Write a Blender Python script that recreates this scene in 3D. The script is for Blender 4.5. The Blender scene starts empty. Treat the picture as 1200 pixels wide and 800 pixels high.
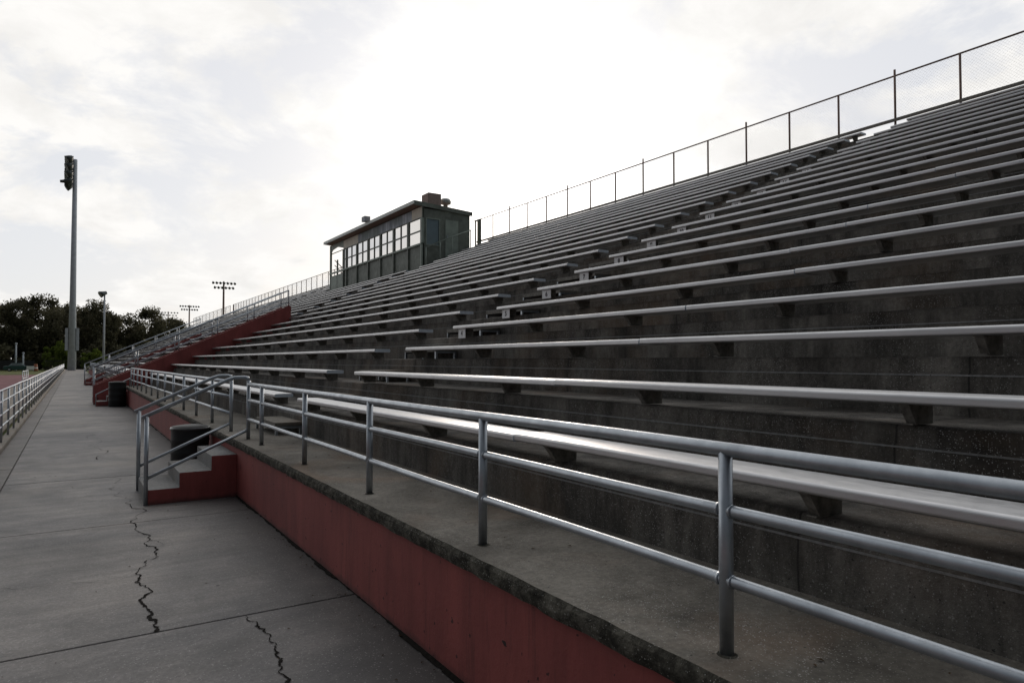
import bpy, math, random
from mathutils import Vector, Matrix, Euler
rnd = random.Random(7)
S = bpy.context.scene
C = S.collection
PI = math.pi

# ------------------------------------------------------------------ materials
def new_mat(name):
    m = bpy.data.materials.new(name); m.use_nodes = True
    nt = m.node_tree; b = nt.nodes['Principled BSDF']
    return m, nt, b
def N(nt, t, **kw):
    n = nt.nodes.new(t)
    for k, v in kw.items():
        if k in n.inputs.keys(): n.inputs[k].default_value = v
        else: setattr(n, k, v)
    return n
def coords(nt, scale=(1, 1, 1)):
    tc = N(nt, 'ShaderNodeNewGeometry'); mp = N(nt, 'ShaderNodeMapping')
    nt.links.new(tc.outputs['Position'], mp.inputs['Vector']); mp.inputs['Scale'].default_value = scale
    return mp.outputs['Vector']
def noise(nt, vec, scale, detail=6, rough=.6, dist=0):
    n = N(nt, 'ShaderNodeTexNoise'); n.inputs['Scale'].default_value = scale
    n.inputs['Detail'].default_value = detail; n.inputs['Roughness'].default_value = rough
    n.inputs['Distortion'].default_value = dist
    nt.links.new(vec, n.inputs['Vector']); return n.outputs['Fac']
def ramp(nt, fac, stops):
    r = N(nt, 'ShaderNodeValToRGB'); e = r.color_ramp.elements
    while len(e) < len(stops): e.new(.5)
    for q, (p, c) in zip(e, stops):
        q.position = p; q.color = c if len(c) == 4 else (*c, 1)
    nt.links.new(fac, r.inputs['Fac']); return r.outputs['Color']
def g(v): return (v, v, v, 1)
def mix(nt, fac, a, b, mode='MIX'):
    m = N(nt, 'ShaderNodeMix'); m.data_type = 'RGBA'; m.blend_type = mode
    for s, v in ((0, fac), (6, a), (7, b)):
        if isinstance(v, (int, float)): m.inputs[s].default_value = v
        elif isinstance(v, tuple): m.inputs[s].default_value = v if len(v) == 4 else (*v, 1)
        else: nt.links.new(v, m.inputs[s])
    return m.outputs[2]
def bump(nt, b, h, strength=.3, dist=.01):
    n = N(nt, 'ShaderNodeBump'); n.inputs['Strength'].default_value = strength; n.inputs['Distance'].default_value = dist
    nt.links.new(h, n.inputs['Height']); nt.links.new(n.outputs['Normal'], b.inputs['Normal'])
def math_(nt, op, a, b=None):
    n = N(nt, 'ShaderNodeMath'); n.operation = op
    for i, v in enumerate((a, b)):
        if v is None: continue
        if isinstance(v, (int, float)): n.inputs[i].default_value = v
        else: nt.links.new(v, n.inputs[i])
    return n.outputs[0]

def specks(nt, vec, scale, thr, keep=.55):
    """irregular spots of mixed sizes: warped voronoi cells below a per-cell radius, some cells dropped"""
    w_ = N(nt, 'ShaderNodeTexNoise'); w_.inputs['Scale'].default_value = scale*1.7; w_.inputs['Detail'].default_value = 2
    nt.links.new(vec, w_.inputs['Vector'])
    off = N(nt, 'ShaderNodeVectorMath'); off.operation = 'SCALE'; nt.links.new(w_.outputs['Color'], off.inputs[0]); off.inputs['Scale'].default_value = .75/scale
    ad = N(nt, 'ShaderNodeVectorMath'); ad.operation = 'ADD'; nt.links.new(vec, ad.inputs[0]); nt.links.new(off.outputs[0], ad.inputs[1])
    v = N(nt, 'ShaderNodeTexVoronoi'); v.inputs['Scale'].default_value = scale; nt.links.new(ad.outputs[0], v.inputs['Vector'])
    sep = N(nt, 'ShaderNodeSeparateColor'); nt.links.new(v.outputs['Color'], sep.inputs[0])
    rad = math_(nt, 'MULTIPLY', math_(nt, 'POWER', sep.outputs[1], 1.6), thr*1.9)
    near = math_(nt, 'LESS_THAN', v.outputs['Distance'], rad)
    return math_(nt, 'MULTIPLY', near, math_(nt, 'GREATER_THAN', sep.outputs[0], keep))

def concrete(name, dark, light, speck=.35, streak=.5, rough=.9, warm=1.0, cut=False):
    m, nt, b = new_mat(name)
    v = coords(nt)
    base = ramp(nt, noise(nt, v, 1.3, 8, .65, .4), [(.3, dark), (.72, light)])
    fine = ramp(nt, noise(nt, v, 34, 6, .7), [(.3, g(.72)), (.7, g(1.22))])
    col = mix(nt, 1, base, fine, 'MULTIPLY')
    st = ramp(nt, noise(nt, coords(nt, (1.6, 1.6, .3)), 1.9, 8, .72, .4), [(.4, g(.3)), (.6, g(1.15))])
    col = mix(nt, streak, col, mix(nt, 1, col, st, 'MULTIPLY'))
    br = ramp(nt, noise(nt, v, .55, 5, .6, 1.0), [(.5, g(0)), (.75, g(.55))])
    col = mix(nt, br, col, (light[0]*.78*warm, light[1]*.62, light[2]*.45, 1))
    col = mix(nt, math_(nt, 'MULTIPLY', specks(nt, v, 60, .15, .8), .8), col, g(.03))
    if speck:
        patch = ramp(nt, noise(nt, v, 1.8, 4, .6), [(.38, g(.15)), (.62, g(1))])
        sp = math_(nt, 'MULTIPLY', math_(nt, 'MAXIMUM', specks(nt, v, 75, .15, .5), specks(nt, v, 150, .24, .45)), patch)
        col = mix(nt, math_(nt, 'MULTIPLY', sp, min(1, speck)), col, (.55, .54, .52, 1))
    if cut:      # saw-cut joints across the stand every few metres, with a damp fringe
        sy = N(nt, 'ShaderNodeSeparateXYZ'); nt.links.new(v, sy.inputs[0])
        wob = math_(nt, 'ADD', sy.outputs[1], math_(nt, 'MULTIPLY', noise(nt, v, 6, 4, .7), .02))
        fr = math_(nt, 'ABSOLUTE', math_(nt, 'SUBTRACT', math_(nt, 'FRACT', math_(nt, 'DIVIDE', wob, 3.58)), .5))
        col = mix(nt, math_(nt, 'MULTIPLY', math_(nt, 'LESS_THAN', fr, .0014), .8), col, g(.015))
        fringe = N(nt, 'ShaderNodeMapRange'); nt.links.new(math_(nt, 'ADD', fr, math_(nt, 'MULTIPLY', noise(nt, v, 3, 6, .75), .06)), fringe.inputs[0])
        fringe.inputs[1].default_value = .025; fringe.inputs[2].default_value = .06; fringe.inputs[3].default_value = .6; fringe.inputs[4].default_value = 0
        col = mix(nt, fringe.outputs[0], col, (.035, .032, .028, 1))
    nt.links.new(col, b.inputs['Base Color']); b.inputs['Roughness'].default_value = rough
    b.inputs['Specular IOR Level'].default_value = .3
    h = math_(nt, 'ADD', noise(nt, v, 60, 5, .7), math_(nt, 'MULTIPLY', noise(nt, v, 8, 5, .6), 1.5))
    bump(nt, b, h, .5, .012)
    return m

M = {}
M['terrace'] = concrete('stained_stand_concrete', (.066, .06, .053, 1), (.235, .219, .194, 1), .6, .8, .9, 1.1, True)
M['step'] = concrete('step_concrete', (.2, .2, .2, 1), (.33, .33, .325, 1), .15, .1)
M['ledge'] = concrete('ledge_concrete', (.095, .085, .07, 1), (.31, .285, .245, 1), .6, .25, .9, 1.15)
def moss_mat():
    m, nt, b = new_mat('mossy_lip_concrete'); v = coords(nt)
    c = ramp(nt, noise(nt, v, 9, 9, .78, .4), [(.36, (.022, .021, .017)), (.48, (.06, .056, .045)), (.62, (.17, .16, .13)), (.76, (.27, .255, .225))])
    c = mix(nt, specks(nt, v, 150, .22, .65), c, (.38, .37, .34, 1))
    nt.links.new(c, b.inputs['Base Color']); b.inputs['Roughness'].default_value = .95; b.inputs['Specular IOR Level'].default_value = .2
    bump(nt, b, math_(nt, 'ADD', noise(nt, v, 60, 6, .75), noise(nt, v, 16, 5, .7)), .9, .02); return m
M['moss'] = moss_mat()

def walkway_mat():
    m, nt, b = new_mat('walkway_concrete'); v = coords(nt)
    col = ramp(nt, noise(nt, v, .8, 9, .62, .9), [(.28, (.11, .102, .095)), (.48, (.205, .189, .177)), (.72, (.31, .28, .255))])
    big = ramp(nt, noise(nt, v, .33, 10, .68, 1.4), [(.36, (.62, .64, .68)), (.5, (1, 1, 1)), (.66, (1.2, 1.16, 1.1))])
    col = mix(nt, 1, col, big, 'MULTIPLY')
    sweep = ramp(nt, noise(nt, coords(nt, (.35, 3.2, 1)), 2.0, 6, .65, .6), [(.35, g(.8)), (.65, g(1.1))])
    col = mix(nt, 1, col, sweep, 'MULTIPLY')
    col = mix(nt, 1, col, ramp(nt, noise(nt, v, 42, 6, .75), [(.3, g(.62)), (.7, g(1.32))]), 'MULTIPLY')
    blot = ramp(nt, noise(nt, v, 1.6, 8, .7, 1.2), [(.5, g(0)), (.68, g(.55))])
    col = mix(nt, blot, col, (.085, .078, .072, 1))
    gg = N(nt, 'ShaderNodeSeparateXYZ'); nt.links.new(coords(nt), gg.inputs[0])
    gut = math_(nt, 'MULTIPLY', math_(nt, 'LESS_THAN', gg.outputs[0], -.745), ramp(nt, noise(nt, v, 1.7, 7, .7), [(.3, g(.35)), (.7, g(.85))]))
    col = mix(nt, gut, col, (.105, .092, .08, 1))
    wall_side = N(nt, 'ShaderNodeMapRange'); nt.links.new(math_(nt, 'ADD', gg.outputs[0], math_(nt, 'MULTIPLY', math_(nt, 'SUBTRACT', noise(nt, v, .9, 8, .7, .8), .5), 2.6)), wall_side.inputs[0])  # paving gets darker towards the stand wall, edge broken up by noise
    wall_side.inputs[1].default_value = .5; wall_side.inputs[2].default_value = 1.9; wall_side.inputs[4].default_value = .62
    col = mix(nt, wall_side.outputs[0], col, (.07, .067, .066, 1))
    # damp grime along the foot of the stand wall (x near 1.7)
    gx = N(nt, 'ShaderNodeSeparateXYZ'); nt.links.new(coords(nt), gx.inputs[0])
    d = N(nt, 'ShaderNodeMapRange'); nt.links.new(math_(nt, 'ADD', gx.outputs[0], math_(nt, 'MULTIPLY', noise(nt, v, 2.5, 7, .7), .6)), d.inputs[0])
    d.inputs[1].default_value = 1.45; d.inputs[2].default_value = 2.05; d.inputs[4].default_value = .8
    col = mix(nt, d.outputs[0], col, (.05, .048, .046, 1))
    col = mix(nt, math_(nt, 'MULTIPLY', specks(nt, v, 85, .22, .5), .4), col, (.5, .49, .47, 1))
    col = mix(nt, math_(nt, 'MULTIPLY', specks(nt, v, 6, .06, .82), .9), col, (.035, .03, .028, 1))
    nt.links.new(col, b.inputs['Base Color']); b.inputs['Roughness'].default_value = .62
    b.inputs['Specular IOR Level'].default_value = .5
    bump(nt, b, math_(nt, 'ADD', noise(nt, v, 90, 4, .7), noise(nt, v, 12, 5, .6)), .35, .006)
    return m
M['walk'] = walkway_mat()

def red_mat():
    m, nt, b = new_mat('weathered_red_paint'); v = coords(nt)
    col = ramp(nt, noise(nt, v, 1.1, 8, .6, .3), [(.3, (.225, .05, .046)), (.7, (.33, .078, .068))])
    col = mix(nt, 1, col, ramp(nt, noise(nt, coords(nt, (2, 2, .3)), 3, 7, .7), [(.35, g(.82)), (.6, g(1.06))]), 'MULTIPLY')
    col = mix(nt, math_(nt, 'MULTIPLY', specks(nt, v, 3.2, .06, .35), .93), col, (.012, .008, .008, 1))
    col = mix(nt, math_(nt, 'MULTIPLY', specks(nt, v, 15, .1, .6), .8), col, (.03, .012, .012, 1))
    drip = ramp(nt, noise(nt, coords(nt, (6, 6, .55)), 2.4, 7, .75, .2), [(.56, g(0)), (.72, g(.6))])
    col = mix(nt, drip, col, (.075, .024, .022, 1))
    scuff = ramp(nt, noise(nt, coords(nt, (2, 1, 3)), 5, 9, .8), [(.64, g(0)), (.7, g(.5))])
    col = mix(nt, scuff, col, (.33, .13, .12, 1))
    # splash-dirt line where the wall meets the paving
    gz = N(nt, 'ShaderNodeSeparateXYZ'); nt.links.new(coords(nt), gz.inputs[0])
    d = N(nt, 'ShaderNodeMapRange'); nt.links.new(math_(nt, 'SUBTRACT', gz.outputs[2], math_(nt, 'MULTIPLY', noise(nt, v, 5, 7, .75), .12)), d.inputs[0])
    d.inputs[1].default_value = .0; d.inputs[2].default_value = -.07; d.inputs[3].default_value = 0; d.inputs[4].default_value = .85
    col = mix(nt, d.outputs[0], col, (.03, .022, .02, 1))
    nt.links.new(col, b.inputs['Base Color']); b.inputs['Roughness'].default_value = .72
    bump(nt, b, math_(nt, 'ADD', noise(nt, v, 45, 5, .6), noise(nt, v, 5, 4, .5)), .25, .008)
    return m
M['red'] = red_mat()

def metal(name, a, c, rough0, rough1, metallic=.9, scale=7, aniso_y=True, blotch=.4):
    m, nt, b = new_mat(name); v = coords(nt, (1, .12, 1) if aniso_y else (1, 1, 1))
    f = noise(nt, v, scale, 7, .65)
    col = ramp(nt, f, [(.3, a), (.7, c)])
    v2 = coords(nt)
    blot = ramp(nt, noise(nt, v2, 26, 5, .7), [(.6, g(0)), (.85, g(blotch))])
    col = mix(nt, blot, col, tuple(x*.6 for x in a[:3]))
    nt.links.new(col, b.inputs['Base Color']); b.inputs['Metallic'].default_value = metallic
    r = ramp(nt, noise(nt, v2, 14, 6, .7), [(.3, g(rough0)), (.7, g(rough1))])
    nt.links.new(r, b.inputs['Roughness'])
    bump(nt, b, noise(nt, v2, 180, 3, .6), .08, .002)
    return m
M['alu'] = metal('weathered_aluminium', (.5, .505, .515, 1), (.64, .64, .64, 1), .36, .52, .94, 20, True, .12)
M['galv'] = metal('galvanised_steel', (.31, .34, .37, 1), (.46, .495, .53, 1), .3, .5, .88, 9, False)
M['bracket'] = metal('dull_bracket_steel', (.16, .16, .155, 1), (.26, .26, .25, 1), .55, .75, .6, 9, False)
M['rust'] = metal('rusty_fence_steel', (.2, .14, .115, 1), (.3, .21, .18, 1), .6, .8, .4, 9, False)

def plain(name, col, rough=.7, metallic=0, var=.25, scale=6, spec=.4):
    m, nt, b = new_mat(name); v = coords(nt)
    c = ramp(nt, noise(nt, v, scale, 6, .65), [(.3, tuple(x*(1-var) for x in col)), (.7, tuple(min(1, x*(1+var)) for x in col))])
    nt.links.new(c, b.inputs['Base Color']); b.inputs['Roughness'].default_value = rough
    b.inputs['Metallic'].default_value = metallic; b.inputs['Specular IOR Level'].default_value = spec
    return m
M['bracket'] = plain('stained_bracket_steel', (.19, .18, .16), .7, .3, .5, 22)
M['wire'] = plain('fence_wire', (.25, .25, .25), .6, .5)
M['green'] = plain('dark_green_paint', (.185, .21, .18), .6, 0, .35, 3)
M['green_trim'] = plain('grey_green_trim', (.32, .38, .33), .6, 0, .2, 3)
M['fascia'] = plain('pale_metal_fascia', (.45, .48, .46), .5, .3, .15)
M['soffit'] = plain('brown_soffit', (.24, .155, .115), .8, 0, .3, 4)
M['cream'] = plain('faded_cream_board', (.82, .78, .66), .8, 0, .12, 2.5)
M['banner'] = None
M['brick'] = plain('pinkish_brick_box', (.34, .275, .25), .85, 0, .2, 9)
M['black'] = plain('black_plastic', (.008, .009, .009), .5, 0, .3, 9)
M['can_rim'] = plain('worn_black_rim', (.06, .06, .06), .22, .3, .3, 15)
M['white'] = plain('white_enamel', (.85, .85, .85), .5, 0, .1, 25)
M['cap'] = plain('sky_tinted_seat_end', (.62, .68, .74), .4, .35, .1, 20)  # pale blue sky reflection on the bench end faces, put into their colour
M['ink'] = plain('black_lettering', (.02, .02, .025), .6)
M['dirt'] = plain('crack_dirt', (.016, .014, .012), 1, 0, .5, 40, .1)
M['litter'] = plain('dry_leaf_crumbs', (.07, .045, .025), .9, 0, .5, 60, .1)
M['pole'] = plain('grey_concrete_pole', (.46, .5, .54), .75, 0, .15, 2)
M['lamp'] = plain('dark_lamp_housing', (.07, .085, .085), .5, .3)
M['lens'] = plain('dull_lamp_glass', (.3, .32, .33), .15, .2)
M['bark'] = plain('dark_bark', (.06, .048, .038), .95, 0, .4, 3)
M['track'] = plain('red_running_track', (.2, .1, .108), .95, 0, .18, .7, .1)
M['line'] = plain('white_lane_paint', (.7, .68, .66), .8, 0, .1)
M['fence_dark'] = plain('black_fence_steel', (.02, .02, .022), .6)
M['car'] = plain('dark_green_car_paint', (.03, .075, .07), .25, .1, .1)
M['car_glass'] = plain('car_glass', (.2, .26, .28), .1, .4, .1)
M['tyre'] = plain('tyre_rubber', (.02, .02, .02), .9)
M['orange'] = plain('orange_plastic', (.26, .09, .04), .7)
M['kerb'] = concrete('kerb_concrete', (.2, .18, .16, 1), (.36, .32, .27, 1), .15, .1)

def grass_mat():
    m, nt, b = new_mat('grass_ground'); v = coords(nt)
    c = ramp(nt, noise(nt, v, .25, 8, .7), [(.3, (.06, .085, .03)), (.7, (.17, .165, .07))])
    nt.links.new(c, b.inputs['Base Color']); b.inputs['Roughness'].default_value = 1; b.inputs['Specular IOR Level'].default_value = .1
    bump(nt, b, noise(nt, v, 6, 6, .7), .6, .08); return m
M['grass'] = grass_mat()
def leaf_mat(name, a, c):
    m, nt, b = new_mat(name)
    oi = N(nt, 'ShaderNodeObjectInfo')
    col = ramp(nt, noise(nt, coords(nt), .9, 4, .7), [(.3, a), (.7, c)])
    hs = N(nt, 'ShaderNodeHueSaturation'); nt.links.new(col, hs.inputs['Color'])
    mr = N(nt, 'ShaderNodeMapRange'); nt.links.new(oi.outputs['Random'], mr.inputs[0]); mr.inputs[3].default_value = .75; mr.inputs[4].default_value = 1.25
    nt.links.new(mr.outputs[0], hs.inputs['Value'])
    nt.links.new(hs.outputs[0], b.inputs['Base Color']); b.inputs['Roughness'].default_value = .7
    b.inputs['Specular IOR Level'].default_value = .15
    tr = N(nt, 'ShaderNodeBsdfTranslucent'); nt.links.new(hs.outputs[0], tr.inputs['Color'])
    ms = N(nt, 'ShaderNodeMixShader'); ms.inputs[0].default_value = .35
    nt.links.new(b.outputs[0], ms.inputs[1]); nt.links.new(tr.outputs[0], ms.inputs[2])
    nt.links.new(ms.outputs[0], nt.nodes['Material Output'].inputs['Surface'])
    return m
M['leaf'] = leaf_mat('oak_leaves', (.075, .074, .045), (.15, .14, .085))
M['leaf_light'] = leaf_mat('yellow_green_leaves', (.09, .13, .025), (.19, .24, .045))

def banner_mat():
    m, nt, b = new_mat('faded_painted_banner'); v = coords(nt)
    c = ramp(nt, noise(nt, coords(nt, (1, 1.0, .12)), 2.6, 5, .75), [(.38, (.2, .24, .27)), (.5, (.32, .37, .41)), (.62, (.6, .64, .7))])
    c = mix(nt, ramp(nt, noise(nt, v, .5, 3, .5), [(.5, g(0)), (.6, g(.7))]), c, (.2, .25, .23, 1))
    nt.links.new(c, b.inputs['Base Color']); b.inputs['Roughness'].default_value = .7; return m
M['banner'] = banner_mat()
def glass_mat():
    m, nt, b = new_mat('reflective_window_film')
    b.inputs['Base Color'].default_value = (.8, .78, .76, 1); b.inputs['Metallic'].default_value = .95; b.inputs['Roughness'].default_value = .06
    bump(nt, b, noise(nt, coords(nt), 1.2, 3, .5), .05, .05); return m
M['glass'] = glass_mat()

# ------------------------------------------------------------------ mesh building
class MB:
    def __init__(s): s.v = []; s.f = []; s.sm = []; s.mi = []
    def add(s, vs, fs, smooth=False, mi=0):
        o = len(s.v); s.v += [tuple(p) for p in vs]
        for f in fs:
            s.f.append([i+o for i in f]); s.sm.append(smooth); s.mi.append(mi)
    def box(s, x0, x1, y0, y1, z0, z1, mi=0):
        s.add([(x, y, z) for z in (z0, z1) for y in (y0, y1) for x in (x0, x1)],
              [(0, 2, 3, 1), (4, 5, 7, 6), (0, 1, 5, 4), (2, 6, 7, 3), (0, 4, 6, 2), (1, 3, 7, 5)], False, mi)
    def prism(s, prof, y0, y1, mi_side=0, mi_cap=0, smooth=False, axis='y'):
        """closed (x,z) outline, listed counter-clockwise seen from -Y, pushed along Y"""
        n = len(prof)
        if axis == 'y': vs = [(x, y0, z) for x, z in prof]+[(x, y1, z) for x, z in prof]
        else: vs = [(y0, x, z) for x, z in prof]+[(y1, x, z) for x, z in prof]
        s.add(vs, [(i, i+n, (i+1) % n+n, (i+1) % n) for i in range(n)], smooth, mi_side)
        o = len(s.v)-2*n
        s.f += [[o+i for i in range(n)], [o+n+i for i in reversed(range(n))]]; s.sm += [False, False]; s.mi += [mi_cap, mi_cap]
    def tube(s, pts, r, n=12, cap=True, r1=None, mi=0):
        pts = [Vector(p) for p in pts]; rings = []
        for i, p in enumerate(pts):
            if i == 0: t = (pts[1]-p).normalized(); k = 1
            elif i == len(pts)-1: t = (p-pts[i-1]).normalized(); k = 1
            else:
                a = (p-pts[i-1]).normalized(); b_ = (pts[i+1]-p).normalized(); t = (a+b_).normalized(); k = 1/max(.4, t.dot(a))
            up = Vector((0, 0, 1)) if abs(t.z) < .95 else Vector((0, 1, 0))
            u = t.cross(up).normalized(); w = t.cross(u).normalized()
            rr = r if r1 is None else r+(r1-r)*i/(len(pts)-1)
            # keep the pipe round across a bend: stretch only in the bend plane
            ring = []
            for j in range(n):
                an = 2*PI*j/n; ring.append(p+u*math.cos(an)*rr+w*math.sin(an)*rr*(k if abs(t.z) < .95 else 1))
            rings.append(ring)
        vs = [q for ring in rings for q in ring]; fs = []
        for i in range(len(pts)-1):
            for j in range(n):
                fs.append((i*n+j, i*n+(j+1) % n, (i+1)*n+(j+1) % n, (i+1)*n+j))
        s.add(vs, fs, True, mi)
        if cap:
            o = len(s.v)-len(vs)
            s.f += [[o+j for j in reversed(range(n))], [o+(len(pts)-1)*n+j for j in range(n)]]; s.sm += [False]*2; s.mi += [mi]*2
    def lathe(s, prof, cx, cy, n=24, mi=0, smooth=True, rib=0):
        vs = []
        for r, z in prof:
            for j in range(n):
                a = 2*PI*j/n; rr = r*(1-rib*(j % 2)); vs.append((cx+rr*math.cos(a), cy+rr*math.sin(a), z))
        fs = [(i*n+j, i*n+(j+1) % n, (i+1)*n+(j+1) % n, (i+1)*n+j) for i in range(len(prof)-1) for j in range(n)]
        s.add(vs, fs, smooth, mi)
    def mesh(s, name, *mats):
        me = bpy.data.meshes.new(name); me.from_pydata(s.v, [], s.f)
        for m in mats: me.materials.append(m)
        me.polygons.foreach_set('use_smooth', s.sm); me.polygons.foreach_set('material_index', s.mi)
        me.update()
        return me
def put(name, me, parent=None, loc=(0, 0, 0)):
    o = bpy.data.objects.new(name, me); C.objects.link(o); o.location = loc
    if parent: o.parent = parent
    return o
def part(name, mb, mat, parent=None, loc=(0, 0, 0)):
    mats = mat if isinstance(mat, (list, tuple)) else [mat]
    return put(name, mb.mesh(name, *mats), parent, loc)
def tag(o, label, cat, group=None):
    o['label'] = label; o['category'] = cat
    if group: o['group'] = group
    return o
def thing(name, label, cat, loc=(0, 0, 0), group=None):
    return tag(put(name, None, None, loc), label, cat, group)
def struct(name, mb, mat, kind='structure'):
    o = part(name, mb, mat); o['kind'] = kind; return o
def copy_tree(o, parent=None):
    c = o.copy(); C.objects.link(c)
    if parent: c.parent = parent
    for ch in o.children: copy_tree(ch, c)
    return c
def bevel(o, w=.01, seg=2):
    m = o.modifiers.new('bevel', 'BEVEL'); m.width = w; m.segments = seg; m.limit_method = 'ANGLE'; m.angle_limit = math.radians(40)
    return o

# ------------------------------------------------------------------ ground, track, walkway
b = MB(); b.box(-4000, 4000, -4000, 4000, -1.5, -.34); struct('ground', b, M['grass'])
b = MB(); b.box(-75, -1.6, -30, 112, -.6, -.31); struct('running_track', b, M['track'])
b = MB(); b.box(-3.6, -1.58, -30, 140, -.6, -.3); struct('apron', b, M['kerb'])
b = MB()
b.box(-1.2, 1.72, -8, 146, -.5, -.03)
y = 1.43-3.27*3
while y < 142:
    y1 = min(y+3.27, 142.3)
    gp = .008
    b.box(-.735, 1.715, y+gp, y1-gp, -.1, rnd.uniform(-.0015, .0015))
    for k in range(2):
        b.box(-1.05, -.755, y+k*1.635+.006, y+(k+1)*1.635-.006, -.1, -.006+rnd.uniform(-.002, .002))
    y = y1
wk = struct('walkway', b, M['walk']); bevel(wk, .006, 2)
b = MB(); y = -8
while y < 142:
    b.box(-1.21, -1.055, y+.004, y+4.9-.004, -.5, .07); y += 4.9
k_ = struct('kerb', b, M['kerb']); bevel(k_, .015, 2)

def crack(pts, w0, w1, depth):
    r = random.Random(depth); P = [Vector((x, y, 0)) for x, y in pts]
    for _ in range(3):                                     # midpoint displacement
        Q = []
        for a, c in zip(P, P[1:]):
            d = c-a; n = Vector((-d.y, d.x, 0)); Q += [a, a+d*r.uniform(.35, .65)+n*r.uniform(-.22, .22)]
        P = Q+[P[-1]]
    vs, fs = [], []
    n = len(P)
    for i, p in enumerate(P):
        t = (P[min(i+1, n-1)]-P[max(i-1, 0)]).normalized(); s = Vector((-t.y, t.x, 0))
        f = i/(n-1); w = (w0+(w1-w0)*f)*r.uniform(.4, 1.45)*(.95+.4*math.sin(f*23+depth))
        if r.random() < .1: w *= 1.7
        a = p+s*w*.5; c = p-s*w*.5
        vs += [(a.x, a.y, .0045), (c.x, c.y, .0045)]
    for i in range(n-1): fs.append((2*i, 2*i+1, 2*i+3, 2*i+2))
    mb = MB(); mb.add(vs, fs); return mb
b = MB()
for pts, w0, w1, sd in (
    ([(.574, 8.92), (.573, 8.22), (.546, 7.92), (.572, 7.46), (.615, 7.1), (.644, 6.81), (.631, 6.6)], .007, .014, 1),
    ([(.631, 6.6), (.577, 6.42), (.517, 6.29), (.48, 6.2)], .008, .004, 2),
    ([(.48, 6.2), (.448, 6.1), (.451, 5.9), (.435, 5.745), (.443, 5.42), (.412, 5.357), (.441, 5.2), (.459, 5.06), (.439, 4.94), (.45, 4.8), (.451, 4.7)], .009, .024, 3),
    ([(.967, 4.68), (.999, 4.54), (1.015, 4.386), (1.004, 4.21), (.994, 4.05), (.999, 3.9), (.966, 3.78), (.964, 3.65), (.933, 3.59), (.935, 3.42), (.95, 3.1), (.9, 2.6)], .006, .016, 4),
    ([(.574, 8.92), (.6, 9.3), (.56, 9.9), (.47, 10.3), (.5, 11.2)], .006, .003, 5),
    ([(.45, 13.2), (.5, 14.0), (.42, 15.1), (.47, 16.6), (.4, 18)], .006, .004, 6),
    ([(.615, 7.1), (.68, 7.02), (.7, 6.9), (.78, 6.84)], .006, .002, 11),
    ([(-.42, 6.18), (0, 6.09), (.44, 6.0)], .003, .003, 7)):
    m_ = crack(pts, w0, w1, sd); b.add(m_.v, m_.f)
struct('walkway_crack', b, M['dirt'])
b = MB(); r = random.Random(5)
for (ya, yb) in ((-3, 8.82), (9.93, 28.6)):
    n = int((yb-ya)/.035); vs = []; wv = .02
    for i in range(n+1):
        wv = min(.032, max(.003, wv+r.uniform(-.013, .0125)))
        vs += [(1.703, ya+(yb-ya)*i/n, .014), (1.7-wv, ya+(yb-ya)*i/n, .0035)]
    b.add(vs, [(2*i, 2*i+1, 2*i+3, 2*i+2) for i in range(n)])
struct('wall_foot_dirt', b, M['dirt'])
b = MB(); r = random.Random(21)
for k in range(230):                                       # dry leaf crumbs and grit, thickest along the wall foot
    q = r.random()
    if q < .5: x, y, z = 1.69-abs(r.gauss(0, .07)), r.uniform(1.5, 14), .005
    elif q < .7: x, y, z = r.uniform(-.7, 1.6), r.uniform(2.5, 14), .005
    elif q < .85: x, y, z = -1.04+abs(r.gauss(0, .1)), r.uniform(8, 30), .002
    else: x, y, z = r.uniform(1.95, 2.5), r.uniform(.8, 8.5), .686
    s_ = r.uniform(.004, .016); a = r.uniform(0, 6.3); c_, n_ = math.cos(a)*s_, math.sin(a)*s_
    b.add([(x+c_, y+n_, z), (x-n_*.5, y+c_*.5, z+s_*.3), (x-c_, y-n_, z+s_*.15), (x+n_*.5, y-c_*.5, z+s_*.35)], [(0, 1, 2), (0, 2, 3)])
struct('leaf_litter', b, M['litter'], 'stuff')

# ------------------------------------------------------------------ grandstand
LZ = .68; DX = .76; DZ = .33; NOSE = 2.59; NR = 21
def tz(k): return LZ+DZ*k                      # top of tread k (0 is the ledge)
def nx(k): return NOSE+DX*(k-1)                # nose of tread k (1..21)
ENDX = nx(NR)+1.15
A1 = (9.0, 10.2); R1 = (29.8, 31.3); R2 = (53.8, 55.3); A3 = (77.0, 78.4); YEND = 101.0; Y0 = -9.0

def profile(k0, k1, x_start, z_base):
    """stair outline from tread k0 to k1; each riser has a groove ledge 9 cm below its nose"""
    p = [(x_start, z_base)]
    if k0 == 0: p += [(x_start, LZ)]
    for k in range(max(k0, 1), k1+1):
        x = nx(k); zb = tz(k-1) if (k > k0 or k0 == 0) else z_base
        p += [(x-.016, zb), (x-.016, tz(k)-.095), (x, tz(k)-.089), (x, tz(k)-.012), (x+.012, tz(k))]
    p += [(ENDX, tz(k1)), (ENDX, z_base)]
    q = []
    for a in p:
        if not q or (abs(a[0]-q[-1][0])+abs(a[1]-q[-1][1])) > 1e-5: q.append(a)
    return q[::-1]
gs = thing('grandstand', 'long stepped concrete grandstand with a red painted front wall', 'grandstand', (1.7, 20, 0))
def gpart(name, mb, mat): return part(name, mb, mat, gs, (-1.7, -20, 0))
segs = [(Y0, R1[0]), (R1[1], R2[0]), (R2[1], YEND)]
b = MB()
for a, c in segs: b.prism(profile(0, 7, 1.78, -.3), a, c)
# upper rows run unbroken over the ramps: start 8 rows up, behind the lower block
b2 = MB()
up = profile(8, NR, nx(8)-.016, -.3)
b2.prism(up, Y0, YEND)
lo = gpart('lower_terrace', b, M['terrace']); hi = gpart('upper_terrace', b2, M['terrace'])
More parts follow.
